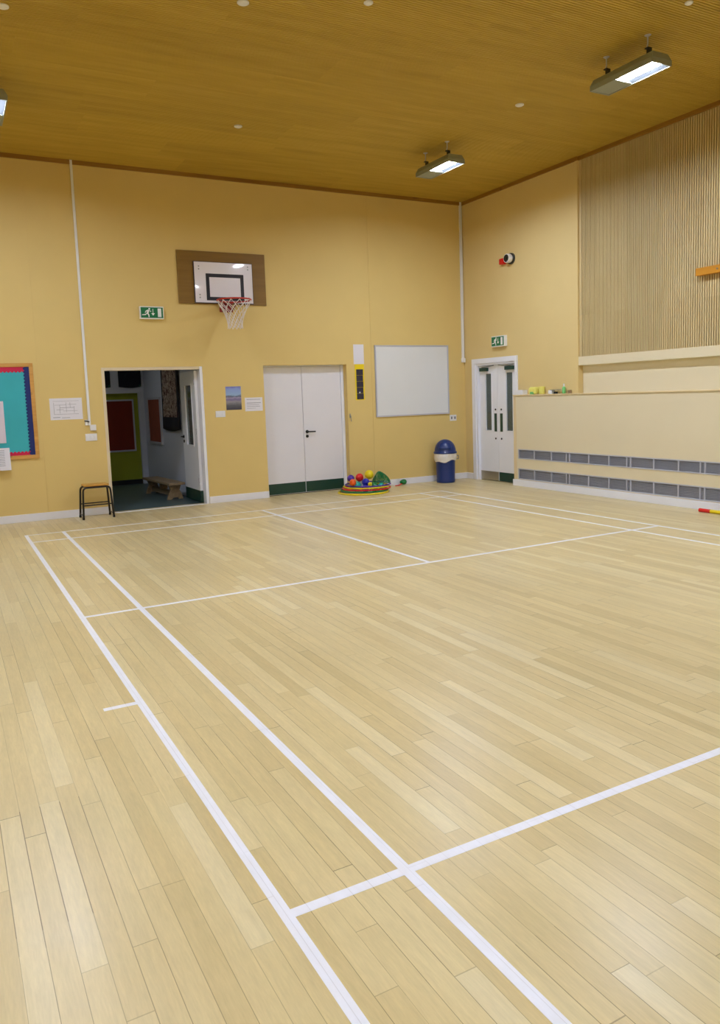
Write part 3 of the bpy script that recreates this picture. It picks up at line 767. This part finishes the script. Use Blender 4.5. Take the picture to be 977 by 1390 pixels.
# ------------------------------------------------------------------ stool
t = thing('stool', (1.0, .975, 0), 'small school stool with wooden seat and dark tubular legs by doorway', 'stool')
obj('seat', bx(.835, 1.165, .845, 1.105, .446, .468, bev=.008), m_seat, t)
r = .0138
for y, yf in ((.862, .838), (1.088, 1.118)):
    pts = fillet([(.80, yf, .012), (.822, y, .432), (1.178, y, .432), (1.20, yf, .012)], .055)
    obj('leg_frame', tube(B(), pts, r, 10), m_tube, t, smooth=True)
    f = .19/.432
    yy = yf+(y-yf)*f
    obj('cross_rail', tube(B(), [(.810, yy, .19), (1.190, yy, .19)], .009), m_tube, t)
for x in (.802, 1.198):
    obj('side_rail', tube(B(), fillet([(x, .842, .075), (x, .88, .055), (x, 1.075, .055), (x, 1.112, .075)], .015), .007), m_tube, t)
    for y in (.838, 1.118): obj('rubber_foot', lathe(B(), [(.016, 0), (.016, .03)], (x+(-.002 if x < 1 else .002), y, 0), 12), m_black, t)

# ------------------------------------------------------------------ bin
bc = (6.855, .96, 0)
t = thing('dome_bin', bc, 'blue plastic dome lid bin with pale liner in far corner', 'bin')
obj('bin_body', lathe(B(), [(.155, 0), (.160, .01), (.162, .05), (.158, .06), (.172, .44), (.178, .455), (.178, .475)], bc, 40), m_bin, t, smooth=True)
bm = B(); seg = 60; rings = []
for j in range(5):
    ring = []
    for k in range(seg):
        a = 2*math.pi*k/seg
        rr = .186+.012*math.sin(j*.8)+.004*math.sin(k*1.7+j); zz = .525-.032*j-(.018*math.sin(2*a+.6)+.012*math.sin(5*a)+.02)*(j/4)
        ring.append(bm.verts.new((bc[0]+rr*math.cos(a), bc[1]+rr*math.sin(a), zz)))
    rings.append(ring)
for a, b in zip(rings, rings[1:]):
    for k in range(seg): bm.faces.new((a[k], a[(k+1) % seg], b[(k+1) % seg], b[k]))
obj('bin_liner', bm, m_liner, t, smooth=True)
prof = [(.200, .505), (.204, .515), (.200, .535), (.186, .545)]+[(.186*math.cos(a), .545+.205*math.sin(a)) for a in [math.pi/2*i/10 for i in range(1, 10)]]
ld_ = obj('bin_lid', lathe(B(), prof, bc, 40), m_bin, t, smooth=True)
bm = B(); va = math.atan2(-11, -7.6)           # push flap facing the room
grid = []
for i in range(9):
    row = []
    for j in range(7):
        a = va-.62+1.24*i/8; e = .18+.62*j/6
        rr = .192*math.cos(e)+.004; row.append(bm.verts.new((bc[0]+rr*math.cos(a), bc[1]+rr*math.sin(a), .548+.212*math.sin(e))))
    grid.append(row)
for i in range(8):
    for j in range(6): bm.faces.new((grid[i][j], grid[i+1][j], grid[i+1][j+1], grid[i][j+1]))
fo = obj('push_flap', bm, m_bin, ld_, smooth=True)
md = fo.modifiers.new('thick', 'SOLIDIFY'); md.thickness = .008
obj('carry_handle', tube(B(), fillet([(bc[0]+.185, bc[1]-.075, .46), (bc[0]+.215, bc[1]-.09, .46), (bc[0]+.215, bc[1]-.09, .40), (bc[0]+.165, bc[1]-.07, .40)], .01), .007), m_greyplastic, t)

# ------------------------------------------------------------------ hoops and balls
hc_ = (5.085, .735)
def hoop(x, y, z, R, r, mat, label, tx=0, ty=0):
    bm = B(); pts = []
    for k in range(56):
        a = 2*math.pi*k/56; dx, dy = R*math.cos(a), R*math.sin(a)
        pts.append((x+dx, y+dy, z+tx*dx+ty*dy))
    tube(bm, pts, r, 8, True)
    return tag(obj('hoop', bm, mat, org=(x, y, z-r), smooth=True), label, 'hoop', 'stack of play hoops')
hoop(5.085, .735, .014, .40, .014, m_yel, 'yellow play hoop at bottom of the stack')
hoop(5.11, .745, .041, .375, .012, m_grn, 'dark green play hoop lying on the yellow one')
hoop(5.165, .770, .068, .385, .0125, m_red, 'red play hoop in middle of the stack', .0, .0)
hoop(5.175, .790, .094, .370, .012, m_yel, 'yellow play hoop near top of the stack')
hoop(5.21, .80, .119, .365, .0115, m_pur, 'purple play hoop at top of the stack')
def pball(x, y, z, r, mat, label):
    tag(obj('play_ball', ball(B(), (x, y, z), r), mat, org=(x, y, z-r), smooth=True), label, 'ball', 'pile of play balls')
px = [
 (4.99, .80, .10, .085, m_tealp, 'teal ball low in the pile'), (5.05, .60, .075, .062, m_blue, 'small dark blue ball low at front of pile'),
 (5.23, .64, .085, .075, m_grn, 'dark green ball at front of pile'), (5.19, .90, .11, .085, m_paper, 'white ball in the middle of the pile'),
 (4.86, .66, .185, .055, m_org, 'orange ball at left of pile'), (5.115, .70, .165, .062, m_blue, 'blue ball in the centre of pile'),
 (5.12, .57, .14, .036, m_yel, 'small yellow ball in front of the blue one'), (5.08, .84, .235, .066, m_red, 'red ball on top of pile'),
 (5.235, .80, .272, .075, m_yel, 'large yellow ball on top of pile'), (5.37, .65, .085, .055, m_tealp, 'small teal ball at right of pile'),
 (4.97, .935, .22, .06, m_pur, 'purple ball behind the red one')]
for p in px: pball(*p)
# green net sack slumped over the balls at the right
bm = B(); nu, nv = 22, 10
def sack(u, v):
    a = 2*math.pi*u/nu; e = v/nv
    rr = .15*(1-e)**.7+.012; wob = 1+.10*math.sin(3*a+e*4)
    return (5.45-.05*e+rr*wob*math.cos(a)*.95, .76+.0*e+rr*wob*math.sin(a)*.85, .142+.17*e**.9)
for u in range(nu):
    for s in (.5, -.5):
        tube(bm, [sack(u+s*v, v) for v in range(nv+1)], .0045, 4)
tube(bm, [sack(u, 0) for u in range(nu)], .007, 6, True)
tag(obj('ball_net', bm, m_grn), 'dark green mesh ball net slumped over right side of pile', 'net')
t = thing('bean_bag', (6.06, 1.10, 0), 'small dark green bean bag with red tab lying by the skirting', 'bean bag')
bm = B(); ball(bm, (0, 0, 0), 1, 16)
for v in bm.verts: v.co = Vector((6.08+v.co.x*.065, 1.12+v.co.y*.055, .055+v.co.z*.045*(1+.25*v.co.x)))
obj('bag', bm, m_grn, t, smooth=True)
obj('tab', tube(B(), [(6.03, 1.09, .03), (5.96, 1.06, .012), (5.88, 1.05, .012)], .009), m_red, t)

# ------------------------------------------------------------------ things on the casing, beam and pole
z = 1.478
t = thing('paper_tray', (7.45, -.33, z), 'small white tray at left end of the heater casing', 'tray')
bm = B(); box(bm, 7.40, 7.50-.005, -.45, -.235, z, z+.008); box(bm, 7.40, 7.406, -.45, -.235, z+.008, z+.075); box(bm, 7.489, 7.495, -.45, -.235, z+.008, z+.075)
box(bm, 7.406, 7.489, -.45, -.444, z+.008, z+.075); box(bm, 7.406, 7.489, -.241, -.235, z+.008, z+.075)
obj('tray_box', bm, m_plastic, t)
obj('paper_stack', bx(7.41, 7.485, -.438, -.248, z+.008, z+.05), m_paper, t)
t = thing('foam_roll', (7.447, -.66, z), 'pale yellow foam roll lying on heater casing', 'foam roll')
bm = B(); box(bm, 7.40, 7.494, -.745, -.575, z, z+.115, bev=.03); obj('foam_block', bm, m_yelfoam, t, smooth=False)
obj('band', bx(7.397, 7.497, -.70, -.62, z+.0005, z+.04, bev=.004), m_lgreen, t)
t = thing('plastic_tub', (7.447, -.85, z), 'yellow round tub beside the foam roll on heater casing', 'tub')
obj('tub_body', lathe(B(), [(.040, 0), (.045, .01), (.048, .10), (.048, .104)], (7.447, -.84, z), 24), m_yelfoam, t, smooth=True)
obj('tub_lid', lathe(B(), [(.050, .104), (.050, .114), (.044, .118)], (7.447, -.84, z), 24), m_yelfoam, t)
t = thing('tape_dispenser', (7.447, -1.1, z), 'small white and black dispenser on heater casing', 'dispenser')
obj('dispenser_body', bx(7.41, 7.48, -1.10, -1.02, z, z+.055, bev=.006), m_plastic, t)
obj('tape_reel', lathe(B(), [(.03, 0), (.03, .03), (.012, .031)], (7.447, -1.15, z), 20), m_black, t)
obj('cutter', bx(7.41, 7.48, -1.235, -1.06, z+.0555, z+.063), m_greyplastic, t)
t = thing('spray_bottle', (7.447, -1.325, z), 'small green bottle with pale cap on heater casing', 'bottle')
obj('bottle_body', lathe(B(), [(.024, 0), (.026, .01), (.026, .085), (.012, .105)], (7.447, -1.325, z), 20), m_lgreen, t, smooth=True)
obj('bottle_cap', lathe(B(), [(.012, .105), (.012, .145), (.008, .148)], (7.447, -1.325, z), 14), m_plastic, t)
tag(obj('wooden_block', bx(7.43, 7.465, -1.47, -1.42, z, z+.05, bev=.004), m_bench), 'tiny pale block right of the green bottle on heater casing', 'block')

t = thing('timber_beam', (XR, -4.8, 2.86), 'orange wooden beam fixed across slatted panel at right edge', 'beam')
obj('beam', bx(XR-.055, XR+.025, -6.4, -3.60, 2.862, 2.952, bev=.003), m_orange, t)
for y in (-3.9, -6.1): obj('fixing_bolt', lathe(B(), [(.012, 0), (.010, -.006)], (XR-.055, y, 2.907), 12, 'x'), m_steel, t)

t = thing('marker_pole', (7.26, -4.4, 0), 'red and yellow banded plastic pole on floor along heater casing', 'pole')
p0 = Vector((7.225, -3.87, .024)); p1 = Vector((7.265, -5.1, .024)); r = .023
def seg_(a, b, m, n): obj(n, tube(B(), [p0.lerp(p1, a), p0.lerp(p1, b)], r, 16), m, t)
seg_(0, .125, m_red, 'red_band'); seg_(.125, .875, m_yel, 'pole_tube'); seg_(.875, 1, m_red, 'red_band')

# ------------------------------------------------------------------ camera, world, view
cam = bpy.data.cameras.new('camera'); co = bpy.data.objects.new('camera', cam); C.objects.link(co)
p, yw, rl = 0.1078, 0.4955, -0.0347
cp, sp, cy, sy, cr, sr = math.cos(p), math.sin(p), math.cos(yw), math.sin(yw), math.cos(rl), math.sin(rl)
f = Vector((sy*cp, cy*cp, -sp)); r_ = Vector((cy, -sy, 0)); u = r_.cross(f)
R2 = cr*r_+sr*u; U2 = -sr*r_+cr*u
mat = Matrix((R2, U2, -f)).transposed().to_4x4(); mat.translation = Vector((-.7914, -10.0381, 1.5491))
co.matrix_world = mat
cam.sensor_fit = 'HORIZONTAL'; cam.sensor_width = 36; cam.lens = 1041.24/977*36
cam.shift_y = -45/977; cam.clip_start = .05
bpy.context.scene.camera = co
wd = bpy.data.worlds.new('world'); bpy.context.scene.world = wd; wd.use_nodes = True
wd.node_tree.nodes['Background'].inputs[0].default_value = (.01, .01, .012, 1)
vs = bpy.context.scene.view_settings
vs.view_transform = 'Standard'; vs.look = 'None'; vs.gamma = 1; vs.exposure = 0; vs.use_curve_mapping = False
